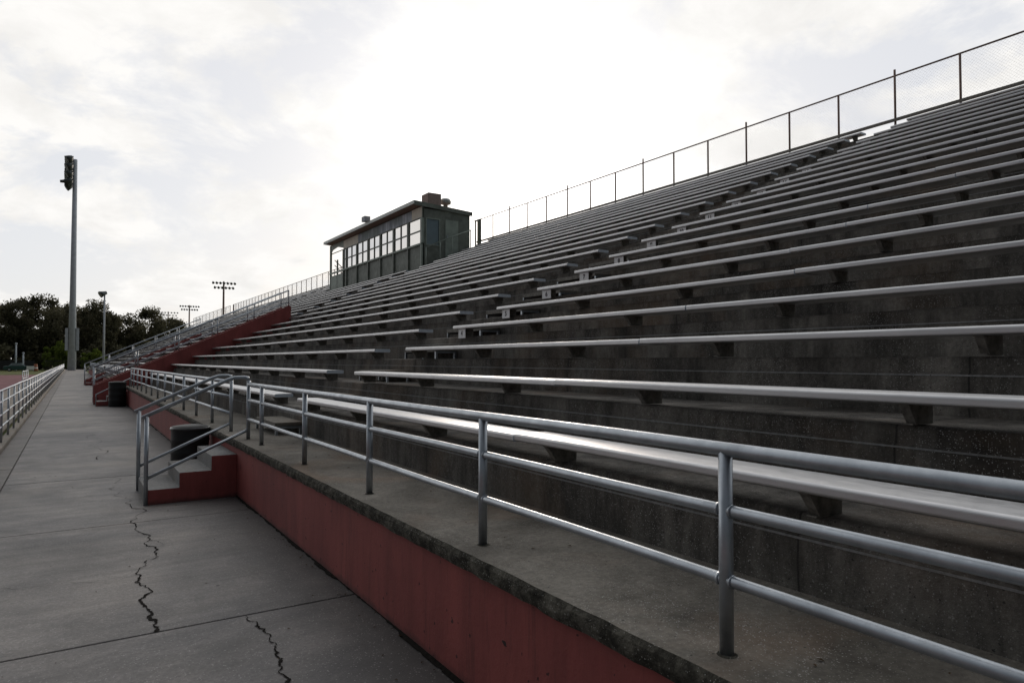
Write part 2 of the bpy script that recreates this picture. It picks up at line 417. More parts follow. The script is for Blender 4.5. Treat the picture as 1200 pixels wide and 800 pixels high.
# trim the lower block where the upper one begins (back faces butt 2 mm apart)
for v in lo.data.vertices:
    if v.co.x > nx(8)-.018: v.co.x = nx(8)-.018
b = MB(); b3 = MB()
for a, c in segs:
    b.box(1.70, 1.777, a, c, -.3, LZ-.085)
    y = a
    r = random.Random(3)
    # rough unpainted lip: many short lengths with slightly different faces
    n = int((c-a)/.09) if c < 60 else int((c-a)/1.0)
    ys = [a+(c-a)*i/n for i in range(n+1)]
    vs = []; fs = []
    for i, yy in enumerate(ys):
        e = r.uniform(-.007, .007); e2 = r.uniform(-.006, .004)
        vs += [(1.672+e, yy, LZ-.083+r.uniform(-.004, .004)), (1.664+e, yy, LZ-.05), (1.668+e2, yy, LZ-.018), (1.685+e2, yy, LZ+.0005), (1.79, yy, LZ+.0025), (1.79, yy, LZ-.083)]
    for i in range(n):
        for j in range(6): fs.append((i*6+j, i*6+(j+1) % 6, i*6+6+(j+1) % 6, i*6+6+j))
    b3.add(vs, [f[::-1] for f in fs if min(q % 6 for q in f) < 3 and not {3, 4} <= {q % 6 for q in f}], False, 0)
    b3.add(vs, [f[::-1] for f in fs if {3, 4} <= {q % 6 for q in f} or {4, 5} <= {q % 6 for q in f}], False, 1)
fw = gpart('front_wall', b, M['red']); gpart('wall_coping', b3, [M['moss'], M['ledge']])
b = MB()
for a, c in segs: b.box(1.79, nx(1)-.018, a, c, LZ-.02, LZ+.0025)
gpart('ledge_topping', b, M['ledge'])
b = MB()
for k in range(1, NR+1):
    for a, c in (segs if k < 8 else [(Y0, YEND)]): b.box(nx(k)-.02, nx(k)-.0155, a, c, tz(k)-.108, tz(k)-.099)
gpart('joint_strip', b, M['step'])

# ------------------------------------------------------------------ benches
SW, ST = .265, .05
def seat_mesh(L):
    p = []
    def arc(cx, cz, r, a0, a1, n=4):
        for i in range(n+1):
            a = math.radians(a0+(a1-a0)*i/n); p.append((cx+r*math.cos(a), cz+r*math.sin(a)))
    arc(.014, -.036, .014, 180, 270); arc(SW-.014, -.036, .014, 270, 360)
    arc(SW-.012, -.012, .012, 0, 90)
    p += [(.12, .0025)]
    arc(.015, -.015, .015, 90, 180, 5)
    mb = MB(); y = 0; n = max(1, round(L/5.4)); r = rnd
    cuts = [0]+[L*(k+r.uniform(-.12, .12))/n for k in range(1, n)]+[L]
    for a, c in zip(cuts, cuts[1:]):
        dz = r.uniform(-.004, .003); dx = r.uniform(-.005, .005); o = len(mb.v)
        mb.prism([(x+dx, z+dz) for x, z in p], a+(.004 if a else 0), c-(.004 if c < L else 0), 0, 1)
        tilt = r.uniform(-.012, .012)
        for q in range(o, len(mb.v)): X_, Y_, Z_ = mb.v[q]; mb.v[q] = (X_, Y_, Z_+tilt*(X_-.13))
        if c < L: mb.box(.03, SW-.03, c-.09, c+.09, -.053, -.0505)          # splice plate under the joint
    return mb.mesh('bench_seat', M['alu'], M['cap'])
def bracket_mesh():
    mb = MB(); t = .006
    web = [(.095, -.104), (.245, -.104), (.25, 0), (.02, 0)]
    mb.prism(web, 0, t)
    for bx, bz in ((.12, -.095), (.2, -.095)): mb.tube([(bx, .028, -.099), (bx, .028, -.086)], .011, 6)
    mb.box(.02, .25, t, .05, -.006, -.0005); mb.box(.075, .245, t, .05, -.104, -.098)
    mb.prism([(.095, -.1), (.101, -.1), (.026, -.002), (.02, -.002)], t, .045)
    return mb.mesh('seat_bracket', M['bracket'])
BR = bracket_mesh(); 
ORD = ['front', 'second', 'third', 'fourth', 'fifth', 'sixth', 'seventh', 'eighth', 'ninth', 'tenth', 'eleventh', 'twelfth', 'thirteenth', 'fourteenth', 'fifteenth', 'sixteenth', 'seventeenth', 'eighteenth', 'nineteenth', 'twentieth', 'topmost']
plate_b = MB(); plate_b.box(-.004, 0, -.11, .11, -.135, 0); PLATE = plate_b.mesh('row_plate', M['white'])
def numeral(txt):
    cu = bpy.data.curves.new('numeral', 'FONT'); cu.body = txt; cu.size = .1; cu.align_x = 'CENTER'; cu.align_y = 'CENTER'
    cu.extrude = .0008; cu.offset = .003
    o = bpy.data.objects.new('numeral', cu); C.objects.link(o)
    dg = bpy.context.evaluated_depsgraph_get(); me = bpy.data.meshes.new_from_object(o.evaluated_get(dg))
    bpy.data.objects.remove(o); me.name = 'numeral'; me.materials.clear(); me.materials.append(M['ink']); return me
def bench(seat, i, ya, yb, label, brackets, group, plate=False):
    x = 2.47+DX*i; z = 1.164+DZ*i
    root = thing('bench', label, 'bench', (x, ya, z), group)
    root.rotation_euler.x = rnd.uniform(-.0006, .0006)
    s_ = put('seat', seat, root, (0, 0, rnd.uniform(-.004, .002)))
    for yy in brackets: put('bracket', BR, root, (0, yy-ya, -.047))
    if plate:
        p = put('row_plate', PLATE, root, (.03, yb-ya-.22, -.056)); p.rotation_euler.z = rnd.uniform(-.06, .06)
        n = put('numeral', numeral(str(i+1)), p, (-.0055, 0, -.068)); n.rotation_euler = (PI/2, 0, -PI/2)
def every(a, c, first, step): 
    out = []; y = first
    while y < c-.05:
        if y > a+.05: out.append(y)
        y += step
    return out
blocks = [
    ('nearest block', -6.0, A1[0], every(-2, A1[0], 8.83-1.79*6, 1.79), range(NR), 'benches of the nearest block'),
    ('middle block before the red ramp', A1[1], R1[0]-.02, every(A1[1], R1[0]-.1, A1[1]+.22, 1.79), range(NR), 'benches of the middle block'),
    ('block under the press box', R1[1]+.02, R2[0]-.02, every(R1[1], R2[0]-.1, R1[1]+.3, 1.79), range(NR), 'benches beyond the red ramp'),
    ('far block past the second ramp', R2[1]+.02, A3[0], [], range(NR), 'benches past the second ramp'),
    ('farthest block', A3[1], YEND-.3, [], range(NR), 'benches at the far end')]
for desc, ya, yb, br, rows, grp in blocks:
    variants = [seat_mesh(yb-ya) for _ in range(4)]; short = None
    for i in rows:
        a = ya; se = variants[i % 4]; bl = br
        if 'press box' in desc and i >= 16:
            a = 46.6
            if short is None: short = seat_mesh(yb-a)
            se = short; bl = [q for q in br if q > a]
        lab = f'aluminium plank bench in the {ORD[i]} row of the {desc}'
        pl = 'nearest block' in desc and i >= 3
        if pl: lab = f'aluminium bench with row plate {i+1} at its end, in the {desc}'
        bench(se, i, a, yb, lab, bl, grp, pl)

# ------------------------------------------------------------------ aisle steps (slab on two steel legs, half a riser high)
def aisle_step_proto():
    t = put('aisle_step', None)
    b = MB(); b.box(0, .36, .06, 1.14, .115, .165); s = part('tread', b, M['ledge'], t); bevel(s, .008, 1)
    b = MB(); b.box(-.006, -.001, .05, 1.15, .105, .167); part('edge_trim', b, M['bracket'], t)
    for yy in (.04, 1.12):
        b = MB(); b.box(0, .03, yy, yy+.04, 0, .112); b.box(.31, .34, yy, yy+.04, 0, .112); b.box(.03, .31, yy+.005, yy+.035, .085, .112)
        part('leg', b, M['galv'], t)
    return t
ast = aisle_step_proto(); first = True
for (ya, k0, where) in ((A1[0], 0, 'nearest aisle'), (R1[0]+.12, 8, 'upper aisle above the red ramp')):
    for k in range(k0, 20):
        o = ast if first else copy_tree(ast); first = False
        o.location = (nx(k+1)-.016-.37, ya, tz(k))
        low = 'resting on the front ledge' if k == 0 else f'beside the {ORD[k-1]} bench row'
        tag(o, f'grey steel edged aisle step {low}, {where}', 'step', f'steps of the {where}')

# ------------------------------------------------------------------ pipe railings
PR = .0235
def rail_run(name, label, X, posts, ya, yb, zbase, levels, r_post=PR, r_rail=PR, r_low=.0195, mat=None, flange=True):
    mat = mat or M['galv']
    t = thing(name, label, 'railing', (X, ya, zbase))
    for yy in posts:
        b = MB(); b.tube([(0, yy-ya, -.01), (0, yy-ya, levels[0]-.005)], r_post, 14)
        if flange: b.lathe([(r_post+.011, .003), (r_post-.002, .009)], rnd.uniform(-.004, .004), yy-ya, 11, 1)
        part('post', b, [mat, M['moss']], t)
    for k, z in enumerate(levels):
        b = MB(); n = max(2, int((yb-ya)/1.6)); r = random.Random(k+int(ya))
        pts = [(r.uniform(-.003, .003), (yb-ya)*i/n, z+r.uniform(-.004, .004)) for i in range(n+1)]
        rr = r_rail if k == 0 else r_low
        b.tube(pts, rr, 14)
        if k:                                   # weld beads either side of each near post
            for yy in posts:
                if yy < 14 and yb < 60:
                    for sg in (-1, 1): b.tube([(0, yy-ya+sg*(r_post-.003), z), (0, yy-ya+sg*(r_post+.007), z)], rr*1.16, 12)
        part('top_rail' if k == 0 else 'lower_rail', b, mat, t)
    return t
LV = [.675, .475, .245]
rail_run('front_railing', 'galvanised three bar pipe railing on the ledge, running right from the near steps', 1.825,
         [-1.7, -.08, 1.53, 3.12, 4.75, 6.4, 8.12], -3, 8.81, LZ, LV)
rail_run('front_railing', 'galvanised three bar pipe railing on the ledge between near steps and red ramp', 1.825,
         [11.4+1.61*k for k in range(11)]+[28.75], 9.9, 28.75, LZ, LV)
rail_run('front_railing', 'distant ledge railing between the two red ramps', 1.825,
         [32.0+1.65*k for k in range(13)], 31.6, 52.3, LZ, LV)
rail_run('front_railing', 'farthest ledge railing past the second red ramp', 1.825,
         [56.0+1.65*k for k in range(27)], 55.7, 99.5, LZ, LV)
t = rail_run('field_railing', 'four bar pipe railing along the track edge of the walkway', -1.135,
         [3.0+1.67*k for k in range(75)], 2.5, 127, .07, [1.0, .78, .535, .3], .021, .021, .018, None, False)

# ------------------------------------------------------------------ entry steps with handrails
def entry_steps(y0, y1, label, rails=True):
    t = thing('entry_steps', label, 'steps', (.72, y0, 0), 'entry steps from the walkway')
    prof = [(0, -.05), (.98, -.05), (.98, .51), (.69, .51), (.69, .34), (.345, .34), (.345, .17), (0, .17)]
    b = MB(); b.prism(prof, 0, y1-y0, 0, 1)
    o = part('step_block', b, [M['step'], M['red']], t); bevel(o, .008, 2)
    if rails:
        for yy in (.0, y1-y0-.03):
            h = put('handrail', None, t, (0, yy, 0))
            xe = 1.105
            b = MB()
            pts = [(-.035, 0, 1.0), (-.02, 0, 1.005)]
            pts = [(-.05, 0, .995), (.86, 0, 1.41), (.94, 0, 1.437), (xe-.05, 0, 1.44), (xe-.01, 0, 1.43), (xe, 0, 1.385)]
            b.tube(pts, .0225, 14); part('top_rail', b, M['galv'], h)
            b = MB(); b.tube([(0, 0, .3), (xe, 0, .8)], .019, 12); part('lower_rail', b, M['galv'], h)
            b = MB(); b.tube([(0, 0, -.01), (0, 0, 1.01)], .0235, 14); part('post', b, M['galv'], h)
            b = MB(); b.tube([(xe, 0, LZ-.01), (xe, 0, 1.4)], .0235, 14); part('post', b, M['galv'], h)
    else:
        h = put('handrail', None, t, (0, .05, 0))
        b = MB(); b.tube([(0, 0, 0), (0, 0, .42), (1.05, 0, .98), (1.05, 0, .68)], .02, 10); part('top_rail', b, M['galv'], h)
    return t
entry_steps(8.82, 9.93, 'near red sided concrete steps with two pipe handrails up to the ledge')
entry_steps(28.62, 29.62, 'low red sided steps beside the first red ramp wall, behind the far drum', False)
entry_steps(52.6, 53.6, 'distant low steps beside the second ramp', False)

# ------------------------------------------------------------------ red walled ramps
def ramp_stair(ya, yb, label, low=0):
    t = thing('ramp_stair', label, 'stairway', (.75, ya, 0), 'red ramps up into the stand')
    w = yb-ya; N_ = 20; run = (nx(8)-.02-.75)/N_; rise = tz(8)/N_
    p = [(0, -.1), (nx(8)-.022-.75, -.1)]
    for k in range(N_-1, -1, -1): p += [((k+1)*run if k < N_-1 else nx(8)-.022-.75, (k+1)*rise), (k*run, (k+1)*rise)]
    b = MB(); b.prism(p, .2, w-.2); part('flight', b, M['step'], t)
    for yy in (0.002, w-.197):
        b = MB(); b.prism([(-.08, -.05), (7.12, -.05), (7.12, 3.98-low), (7.0, 3.98-low), (.0, .74-low), (-.08, .72-low)], yy, yy+.195)
        part('parapet', b, M['red'], t)
    for yy in (.1, w-.1):
        h = put('handrail', None, t, (0, yy, 0))
        for dz, rr in ((.68, .03), (.4, .022), (.17, .02)):
            b = MB(); b.tube([(-.06, 0, .72+dz), (7.05, 0, 3.98+dz)], rr, 10); part('sloping_rail', b, M['galv'], h)
        for k in range(6):
            x = -.06+7.1*k/5; zt = .72+3.26*k/5
            b = MB(); b.tube([(x, 0, (zt-.1-low) if k else 0), (x, 0, zt+.68)], .024, 10); part('post', b, M['galv'], h)
    return t
ramp_stair(R1[0], R1[1], 'nearer stairway between sloping dark red walls with blue grey handrails')
ramp_stair(R2[0], R2[1], 'farther stairway between sloping red walls, below the trees', .42)

# ------------------------------------------------------------------ chain link fence along the top
FX = 18.62; FB = tz(NR)-.01; FT = 9.34
def chain_fence(ya, yb, step, label, tall=None, thick_end=None):
    t = thing('chain_link_fence', label, 'fence', (FX, ya, FB))
    k = 0; y = ya
    ys = []
    while y <= yb+.01: ys.append(y); y += step
    for k, yy in enumerate(ys):
        top = FT-FB+(.17 if tall is not None and (k-tall) % 3 == 0 else 0)
        b = MB(); b.tube([(0, yy-ya, 0), (0, yy-ya, top)], .03, 8); part('post', b, M['rust'], t)
    if thick_end:
        b = MB(); b.box(-.06, .06, yb-ya-.14, yb-ya+.14, 0, FT-FB+.02); part('end_post', b, M['rust'], t)
    b = MB(); b.tube([(0, 0, FT-FB), (0, yb-ya, FT-FB)], .025, 8); part('top_rail', b, M['rust'], t)
    b = MB(); b.box(-.075, -.035, 0, yb-ya, 8.085-FB, 8.165-FB); part('kick_plank', b, M['bracket'], t)
    # woven wire: straight diagonals both ways, a real 3-sided wire each
    h0, h1 = 8.17-FB, FT-FB; H = h1-h0; L = yb-ya; b = MB(); sp = .085; r = .0012
    for sg in (1, -1):
        y = -H if sg > 0 else 0.0
        end = L if sg > 0 else L+H
        while y < end:
            a0 = (y, h0); a1 = (y+sg*H, h1)
            # clip to the run
            y0c, y1c = max(0, min(L, a0[0])), max(0, min(L, a1[0]))
            z0c = h0+abs(y0c-a0[0]); z1c = h0+abs(y1c-a0[0])
            if z1c-z0c > .02:
                xx = .033*sg*.2+.03
                b.add([(xx+dx, yy, zz+dz) for (yy, zz) in ((y0c, z0c), (y1c, z1c)) for dx, dz in ((r, 0), (-r*.5, r), (-r*.5, -r))],
                      [(0, 1, 4, 3), (1, 2, 5, 4), (2, 0, 3, 5)])
            y += sp
    part('wire_mesh', b, M['wire'], t)
    return t
chain_fence(8.16-1.618*6, 8.16+1.618*15, 1.618, 'chain link fence on rusty posts along the top, right of the press box', 7)
chain_fence(46.8, 46.8+1.67*32, 1.67, 'chain link fence on thin posts along the top, left of the press box', None, True)
chain_fence(102.4, 102.4+3.5*10, 3.5, 'widely spaced chain link fence beyond the end of the top row')

# ------------------------------------------------------------------ press box
PX0, PX1 = 14.75, 17.55; PY0, PY1, PW = 31.42, 46.0, 43.3; PZ = tz(16)-.02
pb = thing('press_box', 'dark green press box with reflective windows and overhanging roof on top of the stand', 'building', (PX0, PY0, PZ))
def pp(name, mb, mat, parent=None): 
    return part(name, mb, mat, pb, (-PX0, -PY0, -PZ)) if parent is None else part(name, mb, mat, parent)
WS, WT, ST_ = 7.58, 8.86, 9.46
b = MB()
b.box(PX0+.06, PX0+.16, PY0, PW, PZ, WS)                      # front lower
b.box(PX0+.05, PX0+.15, PY0, PW, WT, ST_)                     # head
b.box(PX1-.1, PX1, PY0, PW, PZ, 9.36)
b.box(PX0+.16, PX1-.1, PW-.1, PW, PZ, 9.36)
# right end wall with a window opening and door opening
b.box(PX0+.1, PX1-.1, PY0, PY0+.1, PZ, 7.55); b.box(PX0+.1, PX1-.1, PY0, PY0+.1, 8.85, 9.36)
b.box(PX0+.1, PX0+.28, PY0, PY0+.1, 7.55, 8.85); b.box(PX0+1.0, PX1-.1, PY0, PY0+.1, 7.55, 8.85)
b.box(PX0+.16, PX1-.1, PY0+.1, PW-.1, PZ, PZ+.1)
pp('wall', b, M['green'])
ys = [PY0]+[33.06+1.93*k for k in range(6)]+[PW]
b = MB(); b.box(PX0-.05, PX0+.05, PY0-.02, PY1, WS-.09, WS); pp('window_sill', b, M['green_trim'])
for k, yy in enumerate(ys):
    b = MB(); b.box(PX0-.03, PX0+.06, yy-.07, yy+.07, PZ, WS-.092); b.box(PX0-.02, PX0+.08, yy-.1, yy+.1, WS+.002, WT); pp('mullion', b, M['green_trim'] if k in (0,) else M['green'])
for k in range(7):
    ya, yb = ys[k]+.1, ys[k+1]-.1
    w = put('window', None, pb, (0, 0, 0))
    cols = 2 if 0 < k < 6 else 1
    fb = MB()
    fb.box(PX0+.0, PX0+.06, ya, yb, (WS+WT)/2-.03, (WS+WT)/2+.03)
    if cols == 2: fb.box(PX0+.0, PX0+.06, (ya+yb)/2-.035, (ya+yb)/2+.035, WS, (WS+WT)/2-.032); fb.box(PX0+.0, PX0+.06, (ya+yb)/2-.035, (ya+yb)/2+.035, (WS+WT)/2+.032, WT)
    part('frame', fb, M['green'], w, (-PX0, -PY0, -PZ))
    gb = MB(); gb.box(PX0+.035, PX0+.05, ya-.005, yb+.005, WS, WT)
    part('pane', gb, M['glass'], w, (-PX0, -PY0, -PZ))
# painted band above the windows: cream ends, banner between
b = MB(); b.box(PX0+.02, PX0+.048, PY0+.02, PY0+1.2, WT+.03, ST_-.02); b.box(PX0+.02, PX0+.048, 40.6, PW, WT+.03, ST_-.02); pp('cream_board', b, M['cream'])
b = MB(); b.box(PX0+.015, PX0+.045, PY0+1.22, 40.58, WT+.03, ST_-.06); pp('banner', b, M['banner'])
b = MB(); b.box(PX0-.02, PX0+.06, PY0-.02, PY1, WT-.002, WT+.027); pp('window_head', b, M['green'])
# end window and door
w = put('window', None, pb); gb = MB(); gb.box(PX0+.28, PX0+1.0, PY0+.03, PY0+.05, 7.55, 8.85); part('pane', gb, M['car_glass'], w, (-PX0, -PY0, -PZ))
fb = MB(); fb.box(PX0+.24, PX0+1.04, PY0-.03, PY0-.002, 7.5, 7.55); fb.box(PX0+.24, PX0+1.04, PY0-.03, PY0-.002, 8.85, 8.9); fb.box(PX0+.24, PX0+.28, PY0-.03, PY0-.002, 7.552, 8.848); fb.box(PX0+1.0, PX0+1.04, PY0-.03, PY0-.002, 7.552, 8.848)
part('frame', fb, M['green_trim'], w, (-PX0, -PY0, -PZ))
d = MB(); d.box(PX0+1.35, PX0+2.1, PY0-.035, PY0-.003, tz(18)-.3, 8.9); dr = pp('door', d, M['green_trim'])
hd = MB(); hd.box(PX0+1.42, PX0+1.46, PY0-.08, PY0-.037, 7.95, 8.1); hdo = part('handle', hd, M['galv'], dr)
# open porch at the left end
b = MB(); b.box(PX0-.02, PX0+.1, PY1-.12, PY1, PZ, ST_); pp('porch_post', b, M['green_trim'])
b = MB(); b.box(PX0, PX0+.08, PW+1.2, PW+1.3, PZ, 8.35); pp('porch_post', b, M['green'])
b = MB(); b.box(PX0+.01, PX0+.06, PW+.02, PY1-.13, PZ, 7.35); pp('porch_panel', b, M['green_trim'])
b = MB(); b.box(PX0+.1, PX1, PW+.02, PY1, PZ, PZ+.08); pp('porch_floor', b, M['green'])
b = MB(); b.prism([(PW+.02, 9.46), (PW+.02, 8.95), (PW+.4, 9.12), (PW+1.3, 9.2), (PW+2.2, 9.12), (PY1-.13, 8.95), (PY1-.13, 9.46)][::-1], PX0+.02, PX0+.06, axis='x'); pp('porch_arch', b, M['green_trim'])
b = MB(); b.tube([(PX0+.3, PW+.1, 7.4), (PX0+.3, PY1-.1, 8.5)], .03, 8); b.tube([(PX0+1.0, PW+.1, 8.35), (PX0+1.0, PY1-.1, 8.35)], .025, 8); b.tube([(PX0+.3, PW+.1, 7.05), (PX0+.3, PY1-.1, 8.15)], .03, 8); pp('porch_rail', b, M['rust'])
b = MB(); b.box(PX1-.1, PX1, PY1-.12, PY1, PZ, 9.3); pp('porch_post', b, M['green_trim'])
# roof
RZ0, RZ1 = 9.47, 9.3
roof = MB(); RX0, RX1 = PX0-.42, PX1+.12
roof.prism([(RX0, RZ0+.06), (RX1, RZ1+.0), (RX1, RZ1+.14), (RX0, RZ0+.2)], PY0-.06, PY1+.02)
ro = pp('roof', roof, M['soffit'])
fa = MB(); fa.box(RX0-.03, RX0-.002, PY0-.09, PY1+.05, RZ0+.05, RZ0+.22); part('fascia', fa, M['fascia'], ro)
fa = MB(); fa.prism([(RX0-.002, RZ0+.0), (RX1, RZ1-.05), (RX1, RZ1+.16), (RX0-.002, RZ0+.22)], PY0-.09, PY0-.062); part('fascia', fa, M['green'], ro)
ac = MB(); ac.box(15.2, 15.95, PY0+.15, PY0+.95, 9.52, 10.25); ao = part('rooftop_unit', ac, M['brick'], ro); bevel(ao, .02, 1)
vt = MB(); vt.lathe([(.12, 9.5), (.12, 9.8), (.27, 9.83), (.3, 9.98), (.22, 10.1), (.0, 10.15)], 16.35, PY0+.45, 14); part('roof_vent', vt, M['fascia'], ro)
fl = MB(); fl.box(14.1, 14.44, 37.7, 38.2, 9.72, 10.0); fl.tube([(14.36, 37.95, 9.6), (14.36, 37.95, 9.75)], .03, 8); part('floodlight', fl, M['pole'], ro)
# stair rail beside the press box and gate frame at its back
t = thing('stair_railing', 'short sloping pipe railing on the stairs beside the press box end wall', 'railing', (14.85, 31.1, tz(16)))
b = MB(); b.tube([(0, 0, 1.35), (1.5, 0, 2.05), (2.6, 0, 2.5)], .028, 8); part('top_rail', b, M['green_trim'], t)
for x, z0, z1 in ((0.02, .1, 1.36), (.8, .35, 1.72), (1.5, .7, 2.05), (2.58, 1.2, 2.5)):
    b = MB(); b.tube([(x, 0, z0-.1), (x, 0, z1)], .028, 8); part('post', b, M['green_trim'], t)
t = thing('gate_frame', 'dark metal gate frame standing between press box back and top fence', 'gate', (18.2, 31.5, tz(20)))
b = MB(); b.box(-.06, .06, -.08, .08, 0, 1.85); part('gate_post', b, M['green'], t)
b = MB(); b.box(-.03, .03, .4, .46, 0, 1.85); part('gate_post', b, M['green'], t)
b = MB(); b.box(-.05, .05, -.13, .5, 1.852, 1.91); part('head_bar', b, M['green'], t)

# ------------------------------------------------------------------ drums
def drum(cx, cy, r, h, label, liner):
    t = thing('trash_can', label, 'trash can', (cx, cy, 0))
    b = MB(); pr = [(r*.93, .0), (r*.97, .03)]
    for k in range(1, 4):
        z = h*k/4; pr += [(r*.97, z-.025), (r*1.0, z), (r*.97, z+.025)]
    pr += [(r*.98, h-.03), (r*.98, h), (r*.9, h), (r*.88, h-.1), (r*.85, .05), (0, .04)]
    b.lathe(pr, 0, 0, 36, rib=.0); part('body', b, M['black'], t)
    b = MB(); b.lathe([(r*.97, h-.005), (r*.9, h+.02), (r*.5, h+.035), (0, h+.04)], 0, 0, 36); part('lid', b, M['black'], t)
    b = MB(); b.lathe([(r*.985, h-.03), (r*1.03, h-.025), (r*1.035, h-.008), (r*1.0, h+.008), (r*.96, h+.006)], 0, 0, 36); part('rim', b, liner, t)
    return t
drum(1.42, 10.66, .255, .70, 'squat black trash can against the red wall behind the near steps', M['can_rim'])
drum(1.36, 28.2, .285, .86, 'tall black trash drum standing at the foot of the red ramp', M['black'])

# ------------------------------------------------------------------ lighting masts and poles
t = thing('stadium_light_mast', 'tall grey concrete mast with stacked floodlights at the far end of the walkway', 'light mast', (-.12, 131, 0))
b = MB(); b.tube([(0, 0, -.3), (0, 0, 12), (0, 0, 34.2)], .6, 20, r1=.3); part('mast', b, M['pole'], t)
for sx in (-.78, .72):
    b = MB(); b.box(sx-.2, sx+.2, -.35, .35, 3.2, 6.8); bevel(part('control_cabinet', b, M['pole'], t), .03, 1)
for k in range(4):
    z = 34.0-1.2*k; a = put('lamp_row', None, t, (0, 0, z))
    b = MB(); b.box(-.36, -.24, -2.6, 2.6, -.08, .08); b.box(-.25, 0, -.1, .1, -.06, .06); part('crossarm', b, M['lamp'], a)
    for j in range(6):
        y = -2.3+.92*j; b = MB()
        dx = -1.0 if k < 3 else -1.15
        dirv = Vector((-.85, rnd.uniform(-.25, .25), -.55)).normalized()
        c0 = Vector((-.4, y, 0))
        b.tube([c0, c0+dirv*.35, c0+dirv*.95], .26, 12, r1=.55); part('floodlight', b, M['lamp'], a)
if True:
    k = 3; b = MB(); b.tube([(-.6, -2.2, 30.1), (-2.0, -2.2, 29.9)], .4, 10, r1=.2); part('floodlight', b, M['lamp'], t)
def small_pole(x, y, h, label):
    t = thing('lamp_post', label, 'lamp post', (x, y, -.3))
    b = MB(); b.tube([(0, 0, 0), (0, 0, h)], .16, 12, r1=.1); part('pole', b, M['pole'], t)
    b = MB(); b.tube([(.25, 0, h+.15), (-.25, -.1, h-.05), (-.55, -.2, h-.2)], .22, 12, r1=.5); part('lamp_head', b, M['lamp'], t)
    b = MB(); b.tube([(-.55, -.2, h-.2), (-.58, -.21, h-.22)], .46, 12); part('lens', b, M['lens'], t)
small_pole(3.75, 115, 11.6, 'slim grey lamp post with a single floodlight beyond the ramps')
def tower(x, y, top, label, n1=6, n2=5, w=3.6):
    t = thing('field_light_tower', label, 'light tower', (x, y, -.3), 'light towers behind the stand')
    b = MB(); b.tube([(0, 0, 0), (0, 0, top)], .3, 10, r1=.18); part('pole', b, M['rust'], t)
    for (z, n, ww) in ((top-.3, n1, w), (top-1.3, n2, w*.84)):
        a = put('lamp_row', None, t, (0, 0, z)); b = MB(); b.box(-ww/2, ww/2, -.05, .05, -.06, .04); part('crossarm', b, M['lamp'], a)
        for j in range(n):
            x_ = -ww/2+ww*j/(n-1); b = MB(); b.tube([(x_, -.1, .12), (x_, -.55, -.2)], .12, 8, r1=.27); part('floodlight', b, M['lamp'], a)
tower(27.3, 158, 19.0, 'nearest and tallest thin light tower rising behind the stand', 7, 6, 4.4)
tower(30.2, 232, 19.0, 'second light tower behind the stand, shorter looking and left of the tallest', 8, 7, 5.2)
tower(30.6, 292, 20.6, 'faintest light tower just above the treetops', 7, 6, 6.5)

# ------------------------------------------------------------------ trees
def crown_mesh(name, R, H, n_clump, n_leaf, leaf, mat, seed):
    r = random.Random(seed); b = MB()
    cl = []
    for _ in range(n_clump):
        while True:
            p = Vector((r.uniform(-1, 1), r.uniform(-1, 1), r.uniform(-1, 1)))
            if .25 < p.length < 1: break
        p = p.normalized()*(p.length**.5)
        cl.append((Vector((p.x*R, p.y*R, p.z*H)), r.uniform(.16, .34)*R))
    for c, cr in cl:
        for _ in range(n_leaf):
            d = Vector((r.gauss(0, 1), r.gauss(0, 1), r.gauss(0, .8)))
            q = c+d.normalized()*cr*(r.random()**.45)*(1.0 if r.random() > .1 else 1.35)
            s = leaf*r.uniform(.6, 1.3)
            a = Vector((r.gauss(0, 1), r.gauss(0, 1), r.gauss(0, 1))).normalized(); u = a.orthogonal().normalized(); w = a.cross(u)
            u *= s; w *= s*.6
            b.add([q-u, q-w*.8+u*.1, q+u, q+w], [(0, 1, 2, 3)])
    return b.mesh(name, mat)
def trunk_mesh(h, r0, seed, spread):
    r = random.Random(seed); b = MB()
    b.tube([(0, 0, -.3), (r.uniform(-.2, .2), r.uniform(-.2, .2), h*.25), (r.uniform(-.4, .4), 0, h*.5)], r0, 9, r1=r0*.6)
    for k in range(6):
        a = 2*PI*k/6+r.uniform(-.4, .4); z0 = h*r.uniform(.2, .45)
        e = spread*r.uniform(.5, .85)
        b.tube([(0, 0, z0), (math.cos(a)*e*.45, math.sin(a)*e*.45, z0+h*.16), (math.cos(a)*e, math.sin(a)*e, z0+h*r.uniform(.3, .45))], r0*.42, 7, r1=r0*.1)
    return b.mesh('trunk', M['bark'])
CR = [crown_mesh('crown', 5.6, 6.2, 58, 260, .27, M['leaf'], 11+k) for k in range(4)]
TR = [trunk_mesh(14, .5, 40+k, 5) for k in range(3)]
def tree(x, y, top, wid, k, label):
    t = thing('oak_tree', label, 'tree', (x, y, -.3), 'dark oaks beyond the field')
    sz = top/15.2
    tr = put('trunk', TR[k % 3], t); tr.scale = (sz, sz, sz)
    c = put('crown', CR[k % 4], t, (0, 0, top-6.3*sz)); c.scale = (wid/11.2, wid/11.2, sz*1.08); c.rotation_euler.z = k*1.3
